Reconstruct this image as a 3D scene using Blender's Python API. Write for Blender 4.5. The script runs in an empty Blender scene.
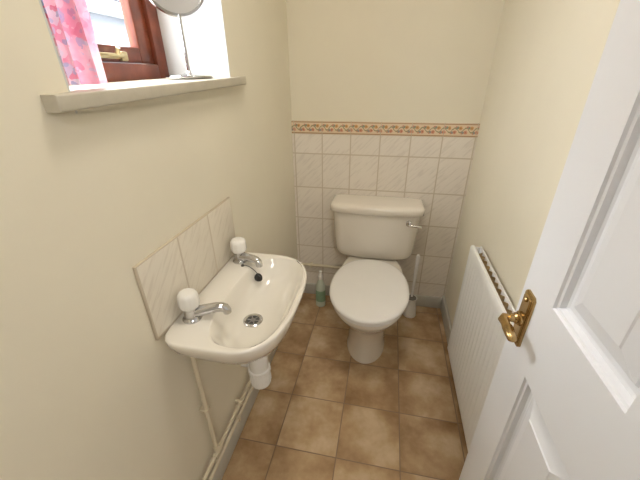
import bpy, bmesh, math, random
from mathutils import Vector, Matrix
random.seed(3)
S = bpy.context.scene
C = S.collection
PI = math.pi
# ------------------------------------------------------------------ room numbers
XL, XR, D, H, CEIL = -.5325, .446, 1.83, 1.376, 2.36

# ------------------------------------------------------------------ node helpers
class NT:
    def __init__(s, name):
        s.m = bpy.data.materials.new(name); s.m.use_nodes = True
        s.t = s.m.node_tree; s.b = s.t.nodes['Principled BSDF']
    def n(s, typ, **kw):
        nd = s.t.nodes.new(typ)
        for k, v in kw.items(): setattr(nd, k, v)
        return nd
    def l(s, a, b): s.t.links.new(a, b)
    def put(s, sock, v):
        if isinstance(v, (int, float)): sock.default_value = v
        elif isinstance(v, (tuple, list)): sock.default_value = tuple(v) if len(v) != 3 or sock.type == 'VECTOR' else (*v, 1)
        else: s.l(v, sock)
    def math(s, op, a, b=0.0, c=0.0):
        nd = s.n('ShaderNodeMath', operation=op)
        s.put(nd.inputs[0], a); s.put(nd.inputs[1], b); s.put(nd.inputs[2], c)
        return nd.outputs[0]
    def mix(s, f, a, b):
        nd = s.n('ShaderNodeMix', data_type='RGBA')
        s.put(nd.inputs[0], f); s.put(nd.inputs[6], a); s.put(nd.inputs[7], b)
        return nd.outputs[2]
    def obj(s): return s.n('ShaderNodeTexCoord').outputs['Object']
    def sep(s, v):
        nd = s.n('ShaderNodeSeparateXYZ'); s.l(v, nd.inputs[0]); return nd.outputs
    def comb(s, x, y, z=0.0):
        nd = s.n('ShaderNodeCombineXYZ')
        s.put(nd.inputs[0], x); s.put(nd.inputs[1], y); s.put(nd.inputs[2], z)
        return nd.outputs[0]
    def noise(s, v, scale, detail=4, rough=.55):
        nd = s.n('ShaderNodeTexNoise'); s.l(v, nd.inputs['Vector'])
        nd.inputs['Scale'].default_value = scale; nd.inputs['Detail'].default_value = detail
        nd.inputs['Roughness'].default_value = rough
        return nd.outputs['Fac']
    def ramp(s, f, stops):
        nd = s.n('ShaderNodeValToRGB'); s.l(f, nd.inputs[0])
        e = nd.color_ramp.elements
        while len(e) < len(stops): e.new(.5)
        for el, (p, c) in zip(e, stops): el.position = p; el.color = (*c, 1)
        return nd.outputs[0]
    def bump(s, h, strength, dist=.002):
        nd = s.n('ShaderNodeBump'); s.l(h, nd.inputs['Height'])
        nd.inputs['Strength'].default_value = strength; nd.inputs['Distance'].default_value = dist
        s.l(nd.outputs[0], s.b.inputs['Normal'])
    def fin(s, col, rough=.5, metal=0, spec=.5, coat=0):
        s.put(s.b.inputs['Base Color'], col)
        s.put(s.b.inputs['Roughness'], rough); s.b.inputs['Metallic'].default_value = metal
        s.b.inputs['Specular IOR Level'].default_value = spec
        s.b.inputs['Coat Weight'].default_value = coat
        return s.m

def srgb(r, g, b):
    f = lambda c: (c/255/12.92) if c/255 <= .04045 else ((c/255+.055)/1.055)**2.4
    return (f(r), f(g), f(b))

def simple(name, col, rough=.5, metal=0, var=.06, scale=8, bump=0, bscale=200, coat=0):
    t = NT(name); o = t.obj()
    f = t.noise(o, scale)
    a = tuple(c*(1-var) for c in col); b = tuple(min(1, c*(1+var)) for c in col)
    c = t.ramp(f, [(.3, a), (.7, b)])
    if bump: t.bump(t.noise(o, bscale, 2), bump, .001)
    return t.fin(c, rough, metal, coat=coat)

M = {}
M['wall'] = simple('wall_paint', srgb(237, 230, 210), .6, var=.02, scale=3, bump=.12, bscale=160)
M['reveal'] = simple('reveal_paint', srgb(212, 213, 210), .6, var=.02, bump=.1)
M['ceiling'] = simple('ceiling_paint', srgb(234, 232, 226), .8, var=.02)
M['skirt'] = simple('skirting_gloss', srgb(202, 200, 190), .4, var=.04)
M['ceramic'] = simple('vitreous_china', srgb(238, 231, 219), .10, var=.012, scale=3, coat=.4)
M['basin'] = simple('basin_china', srgb(241, 236, 226), .10, var=.012, scale=3, coat=.4)
M['plastic'] = simple('white_plastic', srgb(242, 240, 235), .25, var=.01)
M['seat'] = simple('seat_plastic', srgb(246, 244, 241), .12, var=.01)
M['chrome'] = simple('chrome', (.60, .60, .61), .14, 1, var=.03)
M['steel'] = simple('waste_steel', (.42, .42, .43), .3, 1, var=.05)
M['darkmetal'] = simple('dark_metal', (.12, .12, .12), .35, 1)
M['brass'] = simple('brass', srgb(176, 148, 102), .26, 1, var=.2, scale=40)
M['stay'] = simple('stay_brass', srgb(196, 180, 140), .3, 1, var=.1, scale=30)
M['black'] = simple('black_rubber', (.012, .012, .013), .5)
M['door'] = simple('door_gloss', srgb(239, 241, 246), .32, var=.01, scale=4, bump=.04, bscale=90)
M['rad'] = simple('radiator_enamel', srgb(242, 242, 240), .3, var=.01)
M['fins'] = simple('convector_fins', srgb(186, 158, 114), .6, var=.3, scale=40)
M['pipe'] = simple('painted_pipe', srgb(224, 213, 188), .4, var=.04)
M['sill'] = simple('sill_stone', srgb(194, 187, 170), .4, var=.06, scale=25)
M['grey'] = simple('shadow_grey', (.10, .10, .10), .5)
M['bottle'] = simple('bottle_plastic', srgb(212, 222, 206), .35, var=.03)
M['green'] = simple('green_plastic', srgb(150, 184, 152), .4, var=.14, scale=60)
M['mouth_shade'] = simple('holder_shade_grey', srgb(120, 116, 108), .5, var=.05)
M['render'] = simple('outside_render', srgb(104, 108, 114), .8, var=.06, bump=.3, bscale=60)
M['slate'] = simple('roof_slate', srgb(70, 74, 80), .7, var=.2, scale=5)
M['ground'] = simple('ground_paving', srgb(150, 148, 142), .9, var=.15)
M['fascia'] = simple('fascia_white', srgb(190, 193, 198), .4, var=.01)

def wood():
    t = NT('mahogany_wood'); o = t.sep(t.obj())
    v = t.comb(t.math('MULTIPLY', o[0], 60), t.math('MULTIPLY', o[1], 12), t.math('MULTIPLY', o[2], 12))
    f = t.noise(v, 1.0, 5, .6)
    c = t.ramp(f, [(.25, srgb(86, 38, 22)), (.55, srgb(122, 60, 37)), (.8, srgb(146, 82, 52))])
    return t.fin(c, .3)
M['wood'] = wood()

def tiles(name, ax, ox, oz, w, h, colA, colB, grout, vein, mort=.0035, rough=.16):
    t = NT(name); o = t.sep(t.obj())
    x = t.math('ADD', o[ax], -ox + 50*w); z = t.math('ADD', o[2], -oz + 50*h)
    v = t.comb(x, z)
    b = t.n('ShaderNodeTexBrick', offset=0.0, squash=1.0)
    t.l(v, b.inputs['Vector'])
    b.inputs['Scale'].default_value = 1; b.inputs['Brick Width'].default_value = w; b.inputs['Row Height'].default_value = h
    b.inputs['Mortar Size'].default_value = mort; b.inputs['Mortar Smooth'].default_value = .15
    b.inputs['Color1'].default_value = (*colA, 1); b.inputs['Color2'].default_value = (*colB, 1)
    b.inputs['Mortar'].default_value = (*grout, 1)
    # faint diagonal brushed veins on every tile
    d1 = t.math('ADD', x, z); d2 = t.math('SUBTRACT', x, z)
    n = t.noise(t.comb(t.math('MULTIPLY', d1, 7), t.math('MULTIPLY', d2, 55)), 1.0, 3, .6)
    k = t.ramp(n, [(.50, (0, 0, 0)), (.64, (1, 1, 1))])
    k = t.math('MULTIPLY', k, t.math('SUBTRACT', 1.0, b.outputs['Fac']))
    c = t.mix(t.math('MULTIPLY', k, .36), b.outputs['Color'], vein)
    t.bump(t.math('SUBTRACT', 1.0, b.outputs['Fac']), .3, .0012)
    return t.fin(c, t.math('MULTIPLY_ADD', b.outputs['Fac'], .5, rough))
tA, tB, tG, tV = srgb(242, 234, 223), srgb(238, 230, 218), srgb(208, 195, 176), srgb(208, 198, 187)
M['tile_back'] = tiles('dado_tiles', 0, -.359, .18, .1595, .2, tA, tB, tG, tV)
M['tile_splash'] = tiles('splashback_tiles', 1, .5135, .79, .1577, .212, srgb(234, 226, 210), srgb(230, 222, 206), srgb(200, 187, 166), srgb(204, 193, 175))

def floor_mat():
    t = NT('floor_tiles'); o = t.sep(t.obj())
    W, L = .2535, .248
    x = t.math('ADD', o[0], .1005 + 30*W); y = t.math('ADD', o[1], -.755 + 30*L)
    v = t.comb(x, y)
    b = t.n('ShaderNodeTexBrick', offset=0.0, squash=1.0); t.l(v, b.inputs['Vector'])
    b.inputs['Scale'].default_value = 1; b.inputs['Brick Width'].default_value = W; b.inputs['Row Height'].default_value = L
    b.inputs['Mortar Size'].default_value = .0028; b.inputs['Mortar Smooth'].default_value = .5
    b.inputs['Color1'].default_value = (.35, .35, .35, 1); b.inputs['Color2'].default_value = (.65, .65, .65, 1)
    b.inputs['Mortar'].default_value = (.5, .5, .5, 1)
    cell = t.comb(t.math('FLOOR', t.math('DIVIDE', x, W)), t.math('FLOOR', t.math('DIVIDE', y, L)))
    wn = t.n('ShaderNodeTexWhiteNoise'); wn.noise_dimensions = '3D'; t.l(cell, wn.inputs['Vector'])
    r = wn.outputs['Value']
    vv = t.comb(x, y, t.math('MULTIPLY', r, 7.0))
    n1 = t.noise(vv, 7, 3, .5); n2 = t.noise(vv, 45, 4, .65)
    # tiles shade off towards their edges (cloudy, rubbed look)
    fx = t.math('ABSOLUTE', t.math('SUBTRACT', t.math('FRACT', t.math('DIVIDE', x, W)), .5))
    fy = t.math('ABSOLUTE', t.math('SUBTRACT', t.math('FRACT', t.math('DIVIDE', y, L)), .5))
    ed = t.math('SQRT', t.math('ADD', t.math('MULTIPLY', fx, fx), t.math('MULTIPLY', fy, fy)))
    f = t.math('ADD', t.math('MULTIPLY', n1, .82), t.math('MULTIPLY', n2, .18))
    f = t.math('SUBTRACT', f, t.math('MULTIPLY', t.math('POWER', t.math('MULTIPLY', ed, 1.6), 2.2), .13))
    f = t.math('ADD', f, t.math('MULTIPLY_ADD', r, .07, .03))
    c = t.ramp(f, [(.22, srgb(142, 111, 80)), (.40, srgb(174, 142, 106)), (.54, srgb(198, 168, 131)), (.70, srgb(220, 196, 162))])
    c = t.mix(b.outputs['Fac'], c, srgb(138, 113, 88))
    t.bump(t.math('SUBTRACT', 1.0, b.outputs['Fac']), .35, .0012)
    return t.fin(c, t.math('MULTIPLY_ADD', b.outputs['Fac'], .4, .22))
M['floor'] = floor_mat()

def border_mat():
    t = NT('border_tiles'); ob = t.obj(); o = t.sep(ob)
    P = .053
    z = t.math('SUBTRACT', o[2], 1.1225)
    wob = t.math('MULTIPLY_ADD', t.noise(ob, 90, 2), .014, -.007)
    x = t.math('ADD', o[0], wob)
    ph = t.math('MULTIPLY', x, 2*PI/P)
    wv = t.math('MULTIPLY', t.math('SINE', ph), .011)
    d = t.math('ABSOLUTE', t.math('SUBTRACT', z, wv))
    line = t.math('LESS_THAN', d, .0032)
    def dot(off, zc, rad):
        f2 = t.math('SUBTRACT', t.math('FRACT', t.math('ADD', t.math('DIVIDE', x, P), off)), .5)
        dx = t.math('MULTIPLY', f2, P)
        dz = t.math('SUBTRACT', z, zc)
        return t.math('LESS_THAN', t.math('SQRT', t.math('ADD', t.math('MULTIPLY', dx, dx), t.math('MULTIPLY', dz, dz))), rad)
    c = t.mix(line, srgb(234, 212, 182), srgb(170, 158, 126))
    c = t.mix(dot(.25, -.010, .0095), c, srgb(218, 162, 136))
    c = t.mix(dot(.25, -.010, .0045), c, srgb(200, 128, 104))
    c = t.mix(dot(.75, .010, .0095), c, srgb(218, 174, 124))
    c = t.mix(dot(.75, .010, .0045), c, srgb(194, 140, 94))
    c = t.mix(dot(0, .012, .0065), c, srgb(150, 156, 134))
    c = t.mix(dot(.5, -.012, .0065), c, srgb(158, 154, 148))
    c = t.mix(dot(.12, .016, .004), c, srgb(208, 142, 128))
    c = t.mix(dot(.62, -.016, .004), c, srgb(206, 150, 118))
    az = t.math('ABSOLUTE', z)
    c = t.mix(t.math('GREATER_THAN', az, .0260), c, srgb(186, 152, 120))
    c = t.mix(t.math('GREATER_THAN', az, .0315), c, srgb(228, 212, 188))
    jf = t.math('ABSOLUTE', t.math('SUBTRACT', t.math('FRACT', t.math('DIVIDE', t.math('ADD', o[0], .359), .1595)), .5))
    c = t.mix(t.math('GREATER_THAN', jf, .49), c, srgb(204, 190, 168))
    return t.fin(c, .22)
M['border'] = border_mat()

def curtain_mat():
    t = NT('floral_cotton'); o = t.obj()
    nz = t.n('ShaderNodeTexNoise'); t.l(o, nz.inputs['Vector']); nz.inputs['Scale'].default_value = 60
    def vor(scale, off):
        v = t.n('ShaderNodeTexVoronoi'); v.inputs['Scale'].default_value = scale
        ad = t.n('ShaderNodeVectorMath', operation='ADD'); t.l(o, ad.inputs[0]); ad.inputs[1].default_value = (off, off*.7, off*1.3)
        ws = t.n('ShaderNodeVectorMath', operation='MULTIPLY_ADD'); t.l(nz.outputs['Color'], ws.inputs[0]); ws.inputs[1].default_value = (.018, .018, .018); t.l(ad.outputs[0], ws.inputs[2])
        t.l(ws.outputs[0], v.inputs['Vector']); return v.outputs
    base = t.ramp(t.noise(o, 16, 3), [(.38, srgb(234, 160, 184)), (.62, srgb(246, 220, 228))])
    a = vor(36, 0); b = vor(75, 3.1)
    ca = t.ramp(a['Color'], [(0, srgb(212, 82, 122)), (.35, srgb(232, 144, 170)), (.55, srgb(246, 238, 242)), (.72, srgb(142, 172, 214))])
    cb = t.ramp(b['Color'], [(0, srgb(248, 240, 242)), (.45, srgb(150, 176, 214)), (.65, srgb(214, 92, 128)), (.85, srgb(244, 208, 216))])
    # the print is strong on the outer edge of the gathered cloth and thins out towards the glass side
    edge = t.math('MULTIPLY_ADD', t.sep(o)[1], -7.0, .62)
    ed = t.n('ShaderNodeClamp'); t.l(edge, ed.inputs[0]); ed.inputs[1].default_value = .4; ed.inputs[2].default_value = .95
    c = t.mix(t.math('MULTIPLY', t.math('LESS_THAN', a['Distance'], .46), ed.outputs[0]), base, ca)
    c = t.mix(t.math('MULTIPLY', t.math('LESS_THAN', b['Distance'], .34), ed.outputs[0]), c, cb)
    m = t.fin(c, .85, spec=.2)
    out = [n for n in t.t.nodes if n.type == 'OUTPUT_MATERIAL'][0]
    tl = t.n('ShaderNodeBsdfTranslucent'); t.l(c, tl.inputs['Color'])
    mx = t.n('ShaderNodeMixShader'); mx.inputs[0].default_value = .45
    t.l(t.b.outputs[0], mx.inputs[1]); t.l(tl.outputs[0], mx.inputs[2]); t.l(mx.outputs[0], out.inputs[0])
    return m
M['curtain'] = curtain_mat()

def glass_mat():
    m = bpy.data.materials.new('window_glass'); m.use_nodes = True; t = m.node_tree
    for n in list(t.nodes): t.nodes.remove(n)
    out = t.nodes.new('ShaderNodeOutputMaterial'); mx = t.nodes.new('ShaderNodeMixShader')
    tr = t.nodes.new('ShaderNodeBsdfTransparent'); gl = t.nodes.new('ShaderNodeBsdfGlossy')
    gl.inputs['Roughness'].default_value = .02
    mx.inputs[0].default_value = .04
    t.links.new(tr.outputs[0], mx.inputs[1]); t.links.new(gl.outputs[0], mx.inputs[2]); t.links.new(mx.outputs[0], out.inputs[0])
    return m
M['glass'] = glass_mat()
M['mirror'] = simple('mirror_silver', (.9, .9, .9), .02, 1, var=.005)

# ------------------------------------------------------------------ mesh helpers
def nb(): return bmesh.new()
def box(bm, x0, x1, y0, y1, z0, z1, bev=0, seg=2, mi=0):
    vs = [bm.verts.new((x, y, z)) for z in (z0, z1) for y in (y0, y1) for x in (x0, x1)]
    fs = [bm.faces.new([vs[i] for i in q]) for q in ((0, 2, 3, 1), (4, 5, 7, 6), (0, 1, 5, 4), (2, 6, 7, 3), (0, 4, 6, 2), (1, 3, 7, 5))]
    for f in fs: f.material_index = mi
    if bev:
        es = {e for f in fs for e in f.edges}
        bmesh.ops.bevel(bm, geom=list(es), offset=bev, segments=seg, affect='EDGES', profile=.5)
def loft(bm, rings, cap0=True, cap1=True):
    R = [[bm.verts.new(p) for p in r] for r in rings]
    n = len(R[0])
    for a, b in zip(R, R[1:]):
        for i in range(n):
            j = (i+1) % n
            bm.faces.new((a[i], a[j], b[j], b[i]))
    if cap0: bm.faces.new(R[0][::-1])
    if cap1: bm.faces.new(R[-1])
def rounded(pts, rad, seg=6):
    pts = [Vector(p) for p in pts]; out = [pts[0]]
    for a, b, c in zip(pts, pts[1:], pts[2:]):
        u = (a-b); v = (c-b); r = min(rad, u.length*.49, v.length*.49)
        p0 = b+u.normalized()*r; p1 = b+v.normalized()*r
        for k in range(seg+1):
            s = k/seg
            out.append(p0*(1-s)**2 + b*2*s*(1-s) + p1*s*s)
    out.append(pts[-1]); return out
def tube(bm, pts, r, n=16, flat=1.0):
    pts = [Vector(p) for p in pts]
    rr = r if isinstance(r, (list, tuple)) else [r]*len(pts)
    T = []
    for i in range(len(pts)):
        a = pts[max(0, i-1)]; b = pts[min(len(pts)-1, i+1)]
        T.append((b-a).normalized())
    ref = Vector((0, 0, 1)) if abs(T[0].z) < .9 else Vector((1, 0, 0))
    N = (ref - T[0]*ref.dot(T[0])).normalized()
    rings = []
    for p, t, q in zip(pts, T, rr):
        N = (N - t*N.dot(t)).normalized(); B = t.cross(N)
        rings.append([p + (N*math.cos(2*PI*k/n)*flat + B*math.sin(2*PI*k/n))*q for k in range(n)])
    loft(bm, rings)
def lathe(bm, prof, c, axis=(0, 0, 1), n=32, fl=0, fln=0):
    ax = Vector(axis).normalized()
    q = Vector((0, 0, 1)).rotation_difference(ax)
    rings = []
    for r, z in prof:
        ring = []
        for k in range(n):
            a = 2*PI*k/n
            rr = r*(1+fl*math.cos(fln*a)) if fl else r
            ring.append(Vector(c) + q @ Vector((rr*math.cos(a), rr*math.sin(a), z)))
        rings.append(ring)
    loft(bm, rings)
ORI = {}
def thing(name, label, cat, loc=(0, 0, 0), group=None):
    o = bpy.data.objects.new(name, None); C.objects.link(o); o.location = loc
    o.empty_display_size = .05
    o['label'] = label; o['category'] = cat
    if group: o['group'] = group
    ORI[o] = Vector(loc); return o
def obj(name, bm, mats, parent=None, sharp=35, sub=0, loc=None):
    bmesh.ops.recalc_face_normals(bm, faces=bm.faces[:])
    org = ORI[parent] if parent is not None else Vector(loc or (0, 0, 0))
    if org.length: bmesh.ops.translate(bm, verts=bm.verts[:], vec=-org)
    me = bpy.data.meshes.new(name); bm.to_mesh(me); bm.free()
    for p in me.polygons: p.use_smooth = True
    me.set_sharp_from_angle(angle=math.radians(sharp))
    o = bpy.data.objects.new(name, me); C.objects.link(o)
    for m in (mats if isinstance(mats, (list, tuple)) else [mats]): me.materials.append(M[m])
    if sub:
        s = o.modifiers.new('s', 'SUBSURF'); s.levels = sub; s.render_levels = sub
    if parent is not None: o.parent = parent
    else: o.location = org
    ORI[o] = org
    return o
def struct(name, bm, mats, **k):
    o = obj(name, bm, mats, **k); o['kind'] = 'structure'; return o
def tag(o, label, cat, group=None):
    o['label'] = label; o['category'] = cat
    if group: o['group'] = group
    return o
def sgnpow(v, p): return math.copysign(abs(v)**p, v)

# ------------------------------------------------------------------ room shell
Y0 = -.12                                   # inner face of the doorway wall
SZ = 1.364                                  # window sill top
ST = .026                                   # sill thickness
def sz(y): return SZ - .010 + .032*(y-.448) # the sill is not quite level
WY0, WY1, WZ0, WZ1 = .500, 1.125, SZ-.042, 2.08  # window opening
XO = -.86
b = nb(); box(b, XO, 1.0, -1.8, D+.12, -.1, 0); struct('floor', b, 'floor')
b = nb(); box(b, XO, 1.0, -1.8, D+.12, CEIL, CEIL+.1); struct('ceiling', b, 'ceiling')
b = nb()
box(b, XO, XL, Y0-.1, WY0, 0, CEIL); box(b, XO, XL, WY1, D+.12, 0, CEIL)
box(b, XO, XL, WY0, WY1, 0, WZ0); box(b, XO, XL, WY0, WY1, WZ1, CEIL)
loft(b, [[(XO, y, WZ0-.001), (XL, y, WZ0-.001), (XL, y, sz(y)-ST-.0001), (XO, y, sz(y)-ST-.0001)] for y in (WY0, WY1)])   # bedding under the sill
# white plaster lining of the window reveal
box(b, -.80, XL, WY1-.004, WY1, sz(WY1)-ST-.0001, WZ1, mi=1); box(b, -.80, XL, WY0, WY0+.004, WZ0, WZ1, mi=1)
box(b, -.80, XL, WY0+.004, WY1-.004, WZ1-.004, WZ1, mi=1)
struct('wall_left', b, ['wall', 'reveal'])
b = nb(); box(b, XL, XR, D, D+.12, 0, CEIL); struct('wall_back', b, 'wall')
b = nb(); box(b, XR, XR+.12, Y0-.1, D+.12, 0, CEIL); struct('wall_right', b, 'wall')
b = nb(); box(b, XL, -.46, Y0-.1, Y0, 0, CEIL); box(b, .35, XR, Y0-.1, Y0, 0, CEIL); box(b, -.46, .35, Y0-.1, Y0, 2.06, CEIL)
struct('wall_front', b, 'wall')
b = nb(); box(b, XO, XO+.06, -1.8, Y0-.1, 0, CEIL); box(b, .94, 1.0, -1.8, Y0-.1, 0, CEIL); box(b, XO+.06, .94, -1.8, -1.74, 0, CEIL); box(b, XR+.12, .94, Y0-.1, Y0-.04, 0, CEIL)
struct('wall_hall', b, 'ceiling')  # hall walls out of view, added to control light through the doorway
b = nb(); box(b, XL, XR, D-.008, D, 0, 1.088); struct('trim_1', b, 'tile_back')
b = nb(); box(b, XL, XR, D-.011, D, 1.088, 1.157, bev=.002); struct('trim_2', b, 'border')
def skirting(name, x0, x1, y0, y1, h):
    b = nb(); box(b, x0, x1, y0, y1, 0, h, bev=.005); struct(name, b, 'skirt')
skirting('baseboard_left', XL, XL+.016, Y0, D-.008, .10)
skirting('baseboard_right', XR-.016, XR, Y0, D-.008, .10)
skirting('baseboard_back', XL+.016, XR-.016, D-.022, D-.008, .085)

# ------------------------------------------------------------------ window
FX0, FX1 = -.805, -.755
b = nb()
fw = .05
A0, A1, B0, B1 = WY0+.004, WY1-.004, SZ, WZ1-.004
box(b, FX0, FX1, A0, A0+fw, B0, B1, .004); box(b, FX0, FX1, A1-fw, A1, B0, B1, .004)
box(b, FX0, FX1, A0+fw, A1-fw, B0, B0+fw, .004); box(b, FX0, FX1, A0+fw, A1-fw, B1-fw, B1, .004)
win = struct('window_1', b, 'wood')
b = nb(); sw = .058; q0, q1, r0, r1 = A0+fw+.002, A1-fw-.002, B0+fw+.002, B1-fw-.002
sx0, sx1 = FX0+.006, FX1-.012
box(b, sx0, sx1, q0, q0+sw, r0, r1, .004); box(b, sx0, sx1, q1-sw, q1, r0, r1, .004)
box(b, sx0, sx1, q0+sw, q1-sw, r0, r0+sw-.016, .004); box(b, sx0, sx1, q0+sw, q1-sw, r1-sw, r1, .004)
obj('window_sash', b, 'wood', win)
b = nb(); box(b, -.784, -.780, q0+sw-.004, q1-sw+.004, r0+sw-.020, r1-sw+.004); obj('pane', b, 'glass', win)
# window sill with horns
b = nb()
pts = [(-.805, WY0+.004), (-.805, WY1-.004), (XL, WY1-.004), (XL, 1.185), (XL+.03, 1.185), (XL+.03, .448), (XL, .448), (XL, WY0+.004)]
loft(b, [[(x, y, sz(y)-ST) for x, y in pts], [(x, y, sz(y)) for x, y in pts]])
bmesh.ops.bevel(b, geom=[e for e in b.edges if abs(e.verts[0].co.x-(XL+.03)) < 1e-4 and abs(e.verts[1].co.x-(XL+.03)) < 1e-4], offset=.005, segments=3, affect='EDGES', profile=.5)
obj('window_sill', b, 'sill', win)
b = nb(); zz = SZ+.060
box(b, sx1+.001, sx1+.006, .79, .93, zz, zz+.014, .002); box(b, sx1+.006, sx1+.016, .80, .925, zz+.003, zz+.013, .003)
tube(b, [(sx1+.011, .90, zz+.012), (sx1+.018, .90, zz+.027)], .006, 12); box(b, sx1+.001, sx1+.012, .915, .94, zz-.005, zz+.019, .003)
obj('window_stay', b, 'stay', win)

# outside: neighbouring house and paving
b = nb(); box(b, -12, XO-.02, -6, 18, -.3, -.12); struct('ground', b, 'ground')
nh = thing('neighbour_house', 'grey rendered house with slate roof seen outside through the window', 'building', (-5, 6, -.12))
b = nb(); box(b, -9, -5, 1, 13, -.12, 2.35); obj('wall', b, 'render', nh)
b = nb(); box(b, -5.0, -4.78, .9, 13.1, 2.35, 2.56, .01); obj('fascia', b, 'fascia', nh)
b = nb(); loft(b, [[(-4.7, y, 2.56), (-7, y, 4.1), (-9.2, y, 2.56)] for y in (.8, 13.2)]); obj('roof', b, 'slate', nh)

# ------------------------------------------------------------------ curtain
b = nb(); NU, NV = 60, 24; g = []
CZ = SZ+.002
for j in range(NV+1):
    z = CZ + (WZ1-.006-CZ)*j/NV
    row = []
    for i in range(NU+1):
        s = i/NU
        y = .512 + .104*s - .014*j/NV*s
        x = -.568 + .018*math.sin(s*2*PI*3.2+.4) + .006*math.sin(s*11+j*.3)
        row.append(b.verts.new((x, y, z)))
    g.append(row)
for j in range(NV):
    for i in range(NU): b.faces.new((g[j][i], g[j][i+1], g[j+1][i+1], g[j+1][i]))
cu = obj('curtain', b, 'curtain', loc=(-.568, .56, CZ), sharp=80)
tag(cu, 'pink floral curtain gathered at the side of the window', 'curtain')

# ------------------------------------------------------------------ vanity mirror on the sill
mx, my = -.607, 1.0
mz = sz(my)+.0015
vm = thing('vanity_mirror', 'round chrome makeup mirror on a tall stem standing on the window sill', 'mirror', (mx, my, mz))
b = nb(); lathe(b, [(.001, 0), (.066, 0), (.068, .003), (.066, .007), (.03, .010), (.009, .014), (.006, .02), (.001, .02)], (mx, my, mz), n=48); obj('base', b, 'chrome', vm)
b = nb(); tube(b, [(mx, my, mz+.012), (mx, my, mz+.163)], .0045, 14); obj('stem', b, 'chrome', vm)
nrm = Vector((.62, -.78, -.04)).normalized(); hc = Vector((mx, my, mz+.241))
b = nb(); prof = [(.078, -.007), (.084, -.006), (.087, 0), (.084, .006), (.078, .007), (.0765, 0), (.078, -.007)]
q = Vector((0, 0, 1)).rotation_difference(nrm)
loft(b, [[hc + q @ Vector((r*math.cos(2*PI*k/64), r*math.sin(2*PI*k/64), z)) for k in range(64)] for r, z in prof], False, False)
obj('rim', b, 'chrome', vm)
b = nb(); lathe(b, [(.001, -.004), (.079, -.004), (.079, .004), (.001, .004)], hc, nrm, 64); obj('mirror_glass', b, 'mirror', vm)

# ------------------------------------------------------------------ toilet
TX = -.030
def egg(hw, yf, yb, yc, z, nf=2.0, nbk=2.7, N=72):
    out = []
    for k in range(N):
        a = 2*PI*k/N; c, s = math.cos(a), math.sin(a)
        n = nf if s < 0 else nbk
        L = (yc-yf) if s < 0 else (yb-yc)
        out.append((TX + hw*sgnpow(c, 2/n), yc + L*sgnpow(s, 2/n), z))
    return out
to = thing('toilet', 'white close-coupled toilet with closed lid against the tiled back wall', 'toilet', (TX, 1.5, 0))
b = nb()
loft(b, [egg(hw, yf, yb, yc, z) for z, hw, yf, yb, yc in (
    (0, .106, 1.256, 1.72, 1.42), (.016, .106, 1.256, 1.72, 1.42), (.026, .103, 1.260, 1.718, 1.42), (.07, .100, 1.264, 1.715, 1.42), (.12, .101, 1.264, 1.71, 1.42),
    (.17, .105, 1.254, 1.71, 1.41), (.22, .114, 1.232, 1.715, 1.40), (.27, .129, 1.194, 1.73, 1.37), (.315, .149, 1.150, 1.76, 1.35), (.35, .166, 1.116, 1.785, 1.34), (.375, .177, 1.098, 1.792, 1.335),
    (.390, .182, 1.089, 1.795, 1.33), (.400, .182, 1.089, 1.795, 1.33), (.407, .178, 1.094, 1.792, 1.33), (.409, .170, 1.102, 1.786, 1.33))])
obj('pan', b, 'ceramic', to, sharp=60)
b = nb()
loft(b, [egg(hw, yf, yb, 1.32, z, 2.05, 2.3) for z, hw, yf, yb in ((.411, .178, 1.088, 1.57), (.413, .184, 1.080, 1.575), (.424, .186, 1.078, 1.576), (.428, .182, 1.082, 1.572))])
obj('seat', b, 'seat', to, sharp=60)
b = nb()
def lid(z, k): return egg(.193*k, 1.325-(1.325-1.070)*k, 1.325+(1.604-1.325)*k, 1.325, z, 2.05, 2.25)
loft(b, [lid(.430, .975), lid(.4315, .995), lid(.437, 1), lid(.445, .995), lid(.450, .97), lid(.4530, .92), lid(.4555, .8), lid(.458, .5), lid(.459, .1)])
obj('seat_lid', b, 'seat', to, sharp=60)
for s in (-1, 1):
    b = nb(); tube(b, [(TX+s*.075-.022, 1.604, .422), (TX+s*.075+.022, 1.604, .422)], .009, 16)
    lathe(b, [(.013, .407), (.013, .414), (.008, .417), (.008, .424)], (TX+s*.075, 1.604, 0), n=20)
    obj('hinge', b, 'plastic', to)
def rrect(hw, y0, y1, z, r=.04, N=10, bow=.0):
    out = []
    for cx, cyy, a0 in ((hw-r, y1-.02, 0), (-hw+r, y1-.02, PI/2), (-hw+r, y0+r, PI), (hw-r, y0+r, 1.5*PI)):
        for k in range(N+1):
            a = a0 + PI/2*k/N
            dy = (.02 if a0 < PI-.1 else r)*math.sin(a)
            out.append((TX+cx+r*math.cos(a), cyy+dy, z))
        if a0 == PI:
            for k in range(1, 12):
                u = -hw+r + (2*hw-2*r)*k/12
                out.append((TX+u, y0 - bow*(1-(u/(hw-r))**2), z))
    return out
b = nb()
loft(b, [rrect(hw, y0, 1.815, z, r, bow=.014) for z, hw, y0, r in (
    (.411, .175, 1.700, .05), (.413, .195, 1.682, .055), (.420, .209, 1.669, .06), (.432, .218, 1.660, .062), (.45, .2235, 1.654, .06), (.48, .2265, 1.651, .058), (.58, .233, 1.645, .055), (.705, .240, 1.641, .05))])
obj('cistern', b, 'ceramic', to, sharp=50)
b = nb()
loft(b, [rrect(hw, y0, y1, z, r, bow=.014) for z, hw, y0, y1, r in (
    (.7055, .249, 1.633, 1.819, .05), (.709, .254, 1.628, 1.8195, .05), (.733, .255, 1.627, 1.8195, .05), (.742, .2535, 1.629, 1.819, .05), (.7485, .249, 1.635, 1.816, .05), (.7525, .241, 1.645, 1.810, .05), (.7545, .231, 1.656, 1.802, .05), (.7552, .222, 1.665, 1.795, .048))])
obj('cistern_lid', b, 'ceramic', to, sharp=60)
b = nb(); lx = .148
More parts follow.
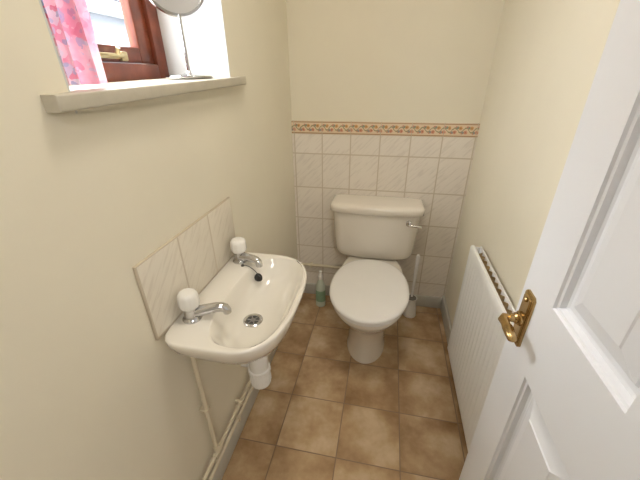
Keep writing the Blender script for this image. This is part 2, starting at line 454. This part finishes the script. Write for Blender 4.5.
lathe(b, [(.001, -.008), (.016, -.008), (.016, .010), (.013, .014), (.001, .014)], (lx, 1.635, .668), (0, -1, 0), 24)
tube(b, [(lx, 1.624, .668), (lx+.004, 1.612, .668), (lx+.020, 1.608, .667), (lx+.045, 1.609, .664), (lx+.064, 1.612, .661)], [.006, .007, .0065, .007, .0085], 14)
h = obj('flush_handle', b, 'chrome', to); h['label'] = 'chrome flush lever'

# ------------------------------------------------------------------ wash basin on the left wall
BY = .751
wb = thing('wash_basin', 'small white wall-hung wash basin with two taps under the tiled splashback', 'wash basin', (XL, BY, .60))
N = 96
def ring(cu, af, ab, bb, nf, nbk, z, oy=0):
    out = []
    for k in range(N):
        a = 2*PI*k/N; c, s = math.cos(a), math.sin(a)
        aa, n = (af, nf) if c >= 0 else (ab, nbk)
        r = (abs(c/aa)**n + abs(s/bb)**n)**(-1/n)
        out.append((XL+cu+r*c, BY+oy+r*s, z))
    return out
OY = -.014
rings = [ring(*p) for p in (
    (.160, .045, .06, .05, 2, 2, .612, OY), (.158, .075, .09, .09, 2.2, 2.4, .622, OY), (.155, .110, .125, .140, 2.3, 3, .650), (.152, .137, .148, .200, 2.5, 5, .695), (.152, .151, .1515, .228, 2.7, 7, .735),
    (.152, .1595, .1515, .240, 2.8, 8, .764), (.152, .1615, .1515, .2425, 2.8, 8, .774), (.152, .1615, .1515, .2425, 2.8, 8, .779), (.152, .160, .151, .2410, 2.8, 8, .782), (.152, .157, .149, .239, 2.8, 8, .7834), (.152, .153, .148, .236, 2.8, 8, .7838),
    (.1890, .1135, .100, .2235, 2.8, 2.9, .7836), (.1888, .1105, .098, .2205, 2.8, 2.8, .7818), (.1885, .108, .096, .2175, 2.7, 2.8, .777), (.187, .101, .091, .210, 2.6, 2.7, .763), (.184, .089, .083, .191, 2.5, 2.5, .735), (.178, .073, .070, .155, 2.4, 2.4, .708, OY*.5),
    (.168, .048, .047, .095, 2.2, 2.2, .691, OY), (.160, .024, .024, .030, 2, 2, .684, OY), (.160, .010, .010, .010, 2, 2, .683, OY))]
b = nb(); loft(b, rings); obj('bowl', b, 'basin', wb, sharp=75)
dx, dy = XL+.160, BY+OY
b = nb(); lathe(b, [(.031, .684), (.031, .6875), (.027, .6895), (.021, .6885), (.020, .686), (.001, .686)], (dx, dy, 0), n=40)
w = obj('waste', b, 'chrome', wb); w['label'] = 'chrome waste outlet'
b = nb()
lathe(b, [(.001, .6862), (.0195, .6862), (.0195, .6868), (.001, .6868)], (dx, dy, 0), n=24)
g = obj('waste_shade', b, 'grey', w)  # solid dark disc, its colour stands for the shade down the outlet
b = nb()
for a in range(3):
    c_, s_ = math.cos(a*PI/3), math.sin(a*PI/3)
    tube(b, [(dx-.0195*c_, dy-.0195*s_, .6872), (dx+.0195*c_, dy+.0195*s_, .6872)], .0018, 8)
lathe(b, [(.001, .6862), (.008, .6862), (.008, .6890), (.001, .6892)], (dx, dy, 0), n=20)
obj('waste_grate', b, 'steel', w)
def tap(tx, ty, dirv, z0, lab):
    d = Vector(dirv).normalized()
    b = nb(); p = Vector((tx, ty, z0))
    lathe(b, [(.001, 0), (.026, 0), (.0265, .003), (.022, .007), (.0195, .012), (.0195, .034), (.021, .036), (.021, .040), (.012, .042), (.001, .042)], p, n=32)
    t = obj('tap', b, 'chrome', wb); t['label'] = lab
    b = nb()
    q = lambda u, h: p + d*u + Vector((0, 0, h))
    pts = [q(.006, .021), q(.022, .023), q(.045, .027), q(.066, .030), q(.082, .0295), q(.091, .025), q(.095, .017), q(.0955, .010)]
    tube(b, pts, [.0165, .0157, .0143, .0135, .0130, .0128, .0118, .0112], 18)
    obj('spout', b, 'chrome', t)
    b = nb(); lathe(b, [(.001, .040), (.022, .040), (.0245, .042), (.027, .049), (.0275, .056), (.0265, .074), (.025, .081), (.0215, .086), (.016, .0882), (.001, .0885)], p, n=60, fl=.020, fln=10)
    obj('tap_knob', b, 'plastic', t)['label'] = 'white plastic knob'
tap(XL+.045, .610, (1, .34, 0), .7836, 'chrome tap with white knob, nearer the door')
tap(XL+.047, .925, (1, -.42, 0), .7836, 'chrome tap with white knob, nearer the toilet')
b = nb()
lathe(b, [(.001, .400), (.030, .400), (.034, .405), (.036, .413), (.036, .444), (.034, .450), (.034, .457), (.0375, .459), (.0375, .477), (.033, .480), (.033, .53), (.036, .532), (.036, .550), (.022, .556), (.021, .58), (.027, .585), (.027, .616), (.001, .616)], (dx, dy, 0), n=36)
for k in range(18):                          # grip ribs of the two screw collars
    a = 2*PI*k/18; c_, s_ = math.cos(a), math.sin(a)
    tube(b, [(dx+.0375*c_, dy+.0375*s_, .4595), (dx+.0375*c_, dy+.0375*s_, .4765)], .0015, 6)
    tube(b, [(dx+.036*c_, dy+.036*s_, .415), (dx+.036*c_, dy+.036*s_, .442)], .0015, 6)
tr = obj('bottle_trap', b, 'plastic', wb); tr['label'] = 'white plastic bottle trap'
b = nb(); tube(b, [(dx-.03, dy, .505), (XL+.001, dy, .505)], .019, 20); lathe(b, [(.025, 0), (.025, .02), (.02, .022), (.001, .022)], (dx-.035, dy, .505), (-1, 0, 0), 24)
obj('trap_outlet', b, 'plastic', tr)
# plug on a bead chain
P = Vector((-.4080, .882, .7465))
pl = thing('sink_plug', 'black rubber plug on a chain lying in the basin below the far tap', 'plug', P)
b = nb(); ax = Vector((.75, -.25, .65)).normalized()
lathe(b, [(.001, 0), (.0125, 0), (.0135, .002), (.015, .007), (.015, .009), (.008, .010), (.003, .013), (.001, .015)], P, ax, 24); obj('stopper', b, 'black', pl)
b = nb()
cp = rounded([(-.462, .892, .7875), (-.450, .890, .789), (-.438, .888, .788), (-.414, .884, .775), P+ax*.014], .012, 8)
tube(b, cp, .0013, 8); lathe(b, [(.001, 0), (.006, 0), (.005, .004), (.001, .005)], (-.463, .892, .7845), n=16)
obj('chain', b, 'darkmetal', pl)
# splashback
b = nb(); box(b, XL, XL+.008, .513, .987, .786, 1.002, .0015)
tag(obj('splashback', b, 'tile_splash'), 'row of three pale tiles forming the splashback behind the basin taps', 'splashback')

# ------------------------------------------------------------------ pipes along the left wall
def pipe(name, label, y0, y1, r, clips, z, y_s):
    t = thing(name, label, 'pipe', (XL, .9, z))
    b = nb(); tube(b, [(px, y0, z), (px, y1, z)], r, 14); obj('pipe_run', b, 'pipe', t)
    for fy in y_s:
        b = nb(); tube(b, [(px, fy-.022, z), (px, fy+.022, z)], r+.003, 14)
        obj('pipe_fitting', b, 'pipe', t)
    for cy in clips:
        b = nb(); box(b, XL+.0005, XL+.034, cy-.006, cy+.006, z-r-.004, z+r+.004, .002)
        obj('pipe_clip', b, 'pipe', t)
px = XL+.022
R0 = .0075
pipe('water_pipe', 'upper of two cream pipes running along the left wall above the skirting', -.1, 1.80, R0, (.40, .80, 1.2, 1.6), .172, (.60,))
pipe('water_pipe', 'lower of two cream pipes running along the left wall above the skirting', -.1, 1.80, R0, (.36, .76, 1.16), .126, (.925,))
def riser(y, z0, label):
    t = thing('riser_pipe', label, 'pipe', (px, y, z0))
    b = nb(); tube(b, [(px, y, z0), (px, y, .668)], R0, 14); obj('pipe_run', b, 'pipe', t)
    b = nb(); tube(b, [(px, y, z0), (px, y, z0+.028)], R0+.003, 14); obj('pipe_fitting', b, 'pipe', t)
    b = nb(); box(b, XL+.0005, XL+.031, y-R0-.003, y+R0+.003, .40, .410, .002); obj('pipe_clip', b, 'pipe', t)
riser(.600, .183, 'thin cream pipe rising up the left wall to the nearer end of the basin')
riser(.925, .137, 'thin cream pipe rising up the left wall behind the white trap of the basin')
t = thing('water_pipe', 'cream pipe running across the back wall behind the toilet', 'pipe', (-.3, D-.03, .244))
b = nb(); tube(b, [(XL+.002, D-.025, .244), (-.20, D-.025, .244)], .010, 14); obj('pipe_run', b, 'pipe', t)
b = nb(); box(b, -.44, -.428, D-.04, D-.008, .230, .258, .002); obj('pipe_clip', b, 'pipe', t)

# ------------------------------------------------------------------ cleaner bottle and brush
bx, by = -.352, 1.70
bo = thing('cleaner_bottle', 'pale cleaner bottle with green label on floor left of the toilet', 'bottle', (bx, by, 0))
def oval(rx, ry, z, n=36): return [(bx+rx*.86*math.cos(2*PI*k/n), by+ry*math.sin(2*PI*k/n), z) for k in range(n)]
b = nb(); loft(b, [oval(*q) for q in ((.030, .022, 0), (.036, .026, .005), (.037, .027, .03), (.036, .026, .13), (.034, .025, .16), (.026, .02, .185), (.016, .015, .205), (.014, .014, .215))]); obj('body', b, 'bottle', bo)
b = nb(); loft(b, [oval(*q) for q in ((.0375, .0275, .045), (.0372, .0272, .085), (.0368, .0268, .128))], False, False); obj('label_band', b, 'green', bo)
b = nb(); lathe(b, [(.001, .213), (.016, .213), (.0165, .235), (.012, .24), (.009, .255), (.010, .268), (.001, .27)], (bx, by, 0), n=24); obj('cap', b, 'plastic', bo)
hx, hy = .228, 1.715
b = nb(); lathe(b, [(.001, 0), (.040, 0), (.041, .004), (.036, .06), (.031, .10), (.033, .128), (.035, .132), (.031, .132), (.028, .10), (.032, .01), (.001, .01)], (hx, hy, 0), n=36)
tag(obj('toilet_brush_holder', b, 'plastic', loc=(hx, hy, 0)), 'white plastic brush holder on floor right of the toilet', 'brush holder')
br = thing('toilet_brush', 'white-handled toilet brush standing in its holder beside the toilet', 'toilet brush', (hx, hy, .012))
b = nb(); lathe(b, [(.001, .012), (.022, .016), (.026, .04), (.025, .08), (.012, .098), (.001, .10)], (hx, hy, 0), n=40, fl=.08, fln=20); obj('bristles', b, 'plastic', br)
b = nb(); lathe(b, [(.001, .112), (.027, .112), (.028, .118), (.027, .134), (.010, .142), (.001, .142)], (hx, hy, 0), n=32); c_ = obj('shade_ring', b, 'mouth_shade', br); c_['label'] = 'grey ring standing for the dark inside of the holder'  # grey ring added for the shade inside the holder's mouth
b = nb(); tube(b, [(hx, hy, .095), (hx, hy, .14), (hx+.001, hy, .24), (hx+.002, hy, .33), (hx+.003, hy, .41), (hx+.003, hy, .435), (hx+.003, hy, .440)], [.006, .007, .0085, .0105, .0115, .010, .006], 16); obj('handle', b, 'seat', br)

# ------------------------------------------------------------------ radiator on the right wall
RX0, RX1, RY0, RY1, RZ0, RZ1 = .384, .428, .42, 1.315, .130, .728
ra = thing('radiator', 'white ribbed panel radiator on the right wall behind the open door', 'radiator', (.40, .8, RZ0))
b = nb()                                     # pressed front panel with vertical flutes
nF = 25; prof = []
pitch = (RY1-RY0-.05)/nF
prof.append((RY0, 0)); prof.append((RY0+.024, 0))
for i in range(nF):
    y = RY0+.025+i*pitch
    prof += [(y+pitch*.10, .0), (y+pitch*.18, .0013), (y+pitch*.32, .0052), (y+pitch*.68, .0052), (y+pitch*.82, .0013), (y+pitch*.90, .0)]
prof += [(RY1-.024, 0), (RY1, 0)]
cols = []
for y, d in prof:
    zz = [(RZ0, .004), (RZ0+.006, 0), (RZ0+.03, 0), (RZ0+.05, d), (RZ1-.05, d), (RZ1-.03, 0), (RZ1-.006, 0), (RZ1, .004)]
    fr = [b.verts.new((RX0+o, y, z)) for z, o in zz]
    bk = [b.verts.new((RX0+.015, y, z)) for z in (RZ1, RZ0)]
    cols.append(fr+bk)
for a, c in zip(cols, cols[1:]):
    n = len(a)
    for i in range(n): b.faces.new((a[i], a[(i+1) % n], c[(i+1) % n], c[i]))
b.faces.new(cols[0]); b.faces.new(cols[-1][::-1])
obj('front_panel', b, 'rad', ra)
b = nb(); box(b, RX1-.006, RX1, RY0, RY1, RZ0, RZ1, .002); obj('back_panel', b, 'rad', ra)
b = nb()
nz = 44; z0, z1 = RZ0+.06, RZ1-.008
L = [(RX0+.0155 if (i % 4) in (0, 1) else RX1-.0065, RY0+.03+(RY1-RY0-.06)*(i//2*2+(i % 2)*.7)/(2*nz)) for i in range(2*nz)]
V = [(b.verts.new((x, y, z0)), b.verts.new((x, y, z1))) for x, y in L]
for a, c in zip(V, V[1:]): b.faces.new((a[0], c[0], c[1], a[1]))
fi = obj('convector_fins', b, 'fins', ra); fi['label'] = 'dusty brown convector fins'
for y0 in (RY0+.004, RY1-.007):
    b = nb(); box(b, RX0+.015, RX1-.006, y0, y0+.003, RZ0+.02, RZ1-.004); obj('end_panel', b, 'rad', ra)
for y in (RY0+.12, RY1-.12):
    for z in (RZ0+.05, RZ1-.08):
        b = nb(); box(b, RX1, XR-.0005, y-.015, y+.015, z, z+.04, .002); obj('bracket', b, 'rad', ra)

# ------------------------------------------------------------------ open white panelled door
DX0, DX1, DY0, DY1, DZ0, DZ1 = .300, .338, -.10, .62, .006, 2.02
b = nb()
ys = [DY0, DY0+.112, DY0+.31, DY1-.31, DY1-.112, DY1]
zs = [DZ0, .21, .850, 1.018, 1.60, 1.70, 1.90, DZ1]
pc = {(i, j) for i in (1, 3) for j in (1, 3, 5)}
def quad(pts): b.faces.new([b.verts.new(p) for p in pts])
for i in range(5):
    for j in range(7):
        y0, y1, z0, z1 = ys[i], ys[i+1], zs[j], zs[j+1]
        if (i, j) not in pc:
            quad([(DX0, y0, z0), (DX0, y0, z1), (DX0, y1, z1), (DX0, y1, z0)])
        else:
            R = []
            for ins, dep in ((0, 0), (.001, .005), (.005, .007), (.007, .016), (.012, .018), (.022, .018), (.024, .0145), (.052, .005), (.054, .003), (.058, .003)):
                R.append([(DX0+dep, y0+ins, z0+ins), (DX0+dep, y0+ins, z1-ins), (DX0+dep, y1-ins, z1-ins), (DX0+dep, y1-ins, z0+ins)])
            for p, q in zip(R, R[1:]):
                for k in range(4):
                    quad([p[k], p[(k+1) % 4], q[(k+1) % 4], q[k]])
            quad(R[-1])
quad([(DX1, DY0, DZ0), (DX1, DY1, DZ0), (DX1, DY1, DZ1), (DX1, DY0, DZ1)])
for y in (DY0, DY1): quad([(DX0, y, DZ0), (DX1, y, DZ0), (DX1, y, DZ1), (DX0, y, DZ1)])
for z in (DZ0, DZ1): quad([(DX0, DY0, z), (DX1, DY0, z), (DX1, DY1, z), (DX0, DY1, z)])
bmesh.ops.remove_doubles(b, verts=b.verts[:], dist=.0001)
dr = struct('door_1', b, 'door', sharp=15)
hy0, hz = .578, .935
b = nb()                                     # shaped backplate with cut corners and a raised field
def plate(w, hh, c, x): return [(x, hy0+a, hz+z) for a, z in ((w-c, hh), (-w+c, hh), (-w, hh-c), (-w, -hh+c), (-w+c, -hh), (w-c, -hh), (w, -hh+c), (w, hh-c))]
loft(b, [plate(.0205, .062, .006, DX0), plate(.0205, .062, .006, DX0-.004), plate(.018, .0595, .005, DX0-.006), plate(.0155, .057, .004, DX0-.006), plate(.0135, .055, .004, DX0-.0085)])
for z in (hz-.047, hz+.047): lathe(b, [(.005, 0), (.005, .002), (.003, .004), (.001, .0045)], (DX0-.008, hy0, z), (-1, 0, 0), 16)
hd = obj('door_handle', b, 'brass', dr, sharp=15)
b = nb()
lathe(b, [(.015, .0), (.015, .004), (.011, .006), (.012, .009), (.009, .012), (.009, .020), (.001, .020)], (DX0-.008, hy0, hz), (-1, 0, 0), 24)
tube(b, [(DX0-.024, hy0, hz), (DX0-.036, hy0-.001, hz), (DX0-.041, hy0-.010, hz), (DX0-.041, hy0-.022, hz), (DX0-.041, hy0-.036, hz+.001), (DX0-.041, hy0-.052, hz-.001), (DX0-.041, hy0-.064, hz-.002), (DX0-.041, hy0-.068, hz-.002)], [.008, .0095, .0105, .0085, .0105, .0095, .008, .004], 16, flat=.8)
obj('lever', b, 'brass', hd)

# ------------------------------------------------------------------ light
w = bpy.data.worlds.new('World'); S.world = w; w.use_nodes = True
bg = w.node_tree.nodes['Background']
tc = w.node_tree.nodes.new('ShaderNodeTexCoord'); gr = w.node_tree.nodes.new('ShaderNodeValToRGB'); sp = w.node_tree.nodes.new('ShaderNodeSeparateXYZ')
w.node_tree.links.new(tc.outputs['Generated'], sp.inputs[0]); w.node_tree.links.new(sp.outputs[2], gr.inputs[0])
gr.color_ramp.elements[0].color = (.25, .27, .30, 1); gr.color_ramp.elements[1].color = (.94, .97, 1, 1)
gr.color_ramp.elements[1].position = .7
w.node_tree.links.new(gr.outputs[0], bg.inputs[0]); bg.inputs[1].default_value = 24
def area(name, loc, rot, size, power, col):
    l = bpy.data.lights.new(name, 'AREA'); l.shape = 'DISK'; l.size = size; l.energy = power; l.color = col
    o = bpy.data.objects.new(name, l); C.objects.link(o); o.location = loc; o.rotation_euler = rot
area('ceiling_lamp', (-.10, .72, 2.33), (0, 0, 0), .30, 6.3, (1, .92, .80))
area('hall_fill', (.45, -1.0, 2.25), (math.radians(40), 0, math.radians(22)), .5, 12, (1, .97, .93))  # unseen area light added in place of daylight from the hall

# ------------------------------------------------------------------ camera
psi, th, roll, f = math.radians(11.7), math.radians(27.0), math.radians(.6), 322.0
F = Vector((-math.sin(psi)*math.cos(th), math.cos(psi)*math.cos(th), -math.sin(th)))
R = Vector((math.cos(psi), math.sin(psi), 0)); U = R.cross(F)
R2 = R*math.cos(roll) - U*math.sin(roll); U2 = U*math.cos(roll) + R*math.sin(roll)
cam = bpy.data.cameras.new('camera'); co = bpy.data.objects.new('camera', cam); C.objects.link(co)
m = Matrix((R2, U2, -F)).transposed().to_4x4(); m.translation = (0, 0, H)
co.matrix_world = m
cam.sensor_width = 36; cam.lens = f/640*36; cam.clip_start = .01
S.camera = co
try: S.view_settings.view_transform = 'Standard'
except Exception: pass
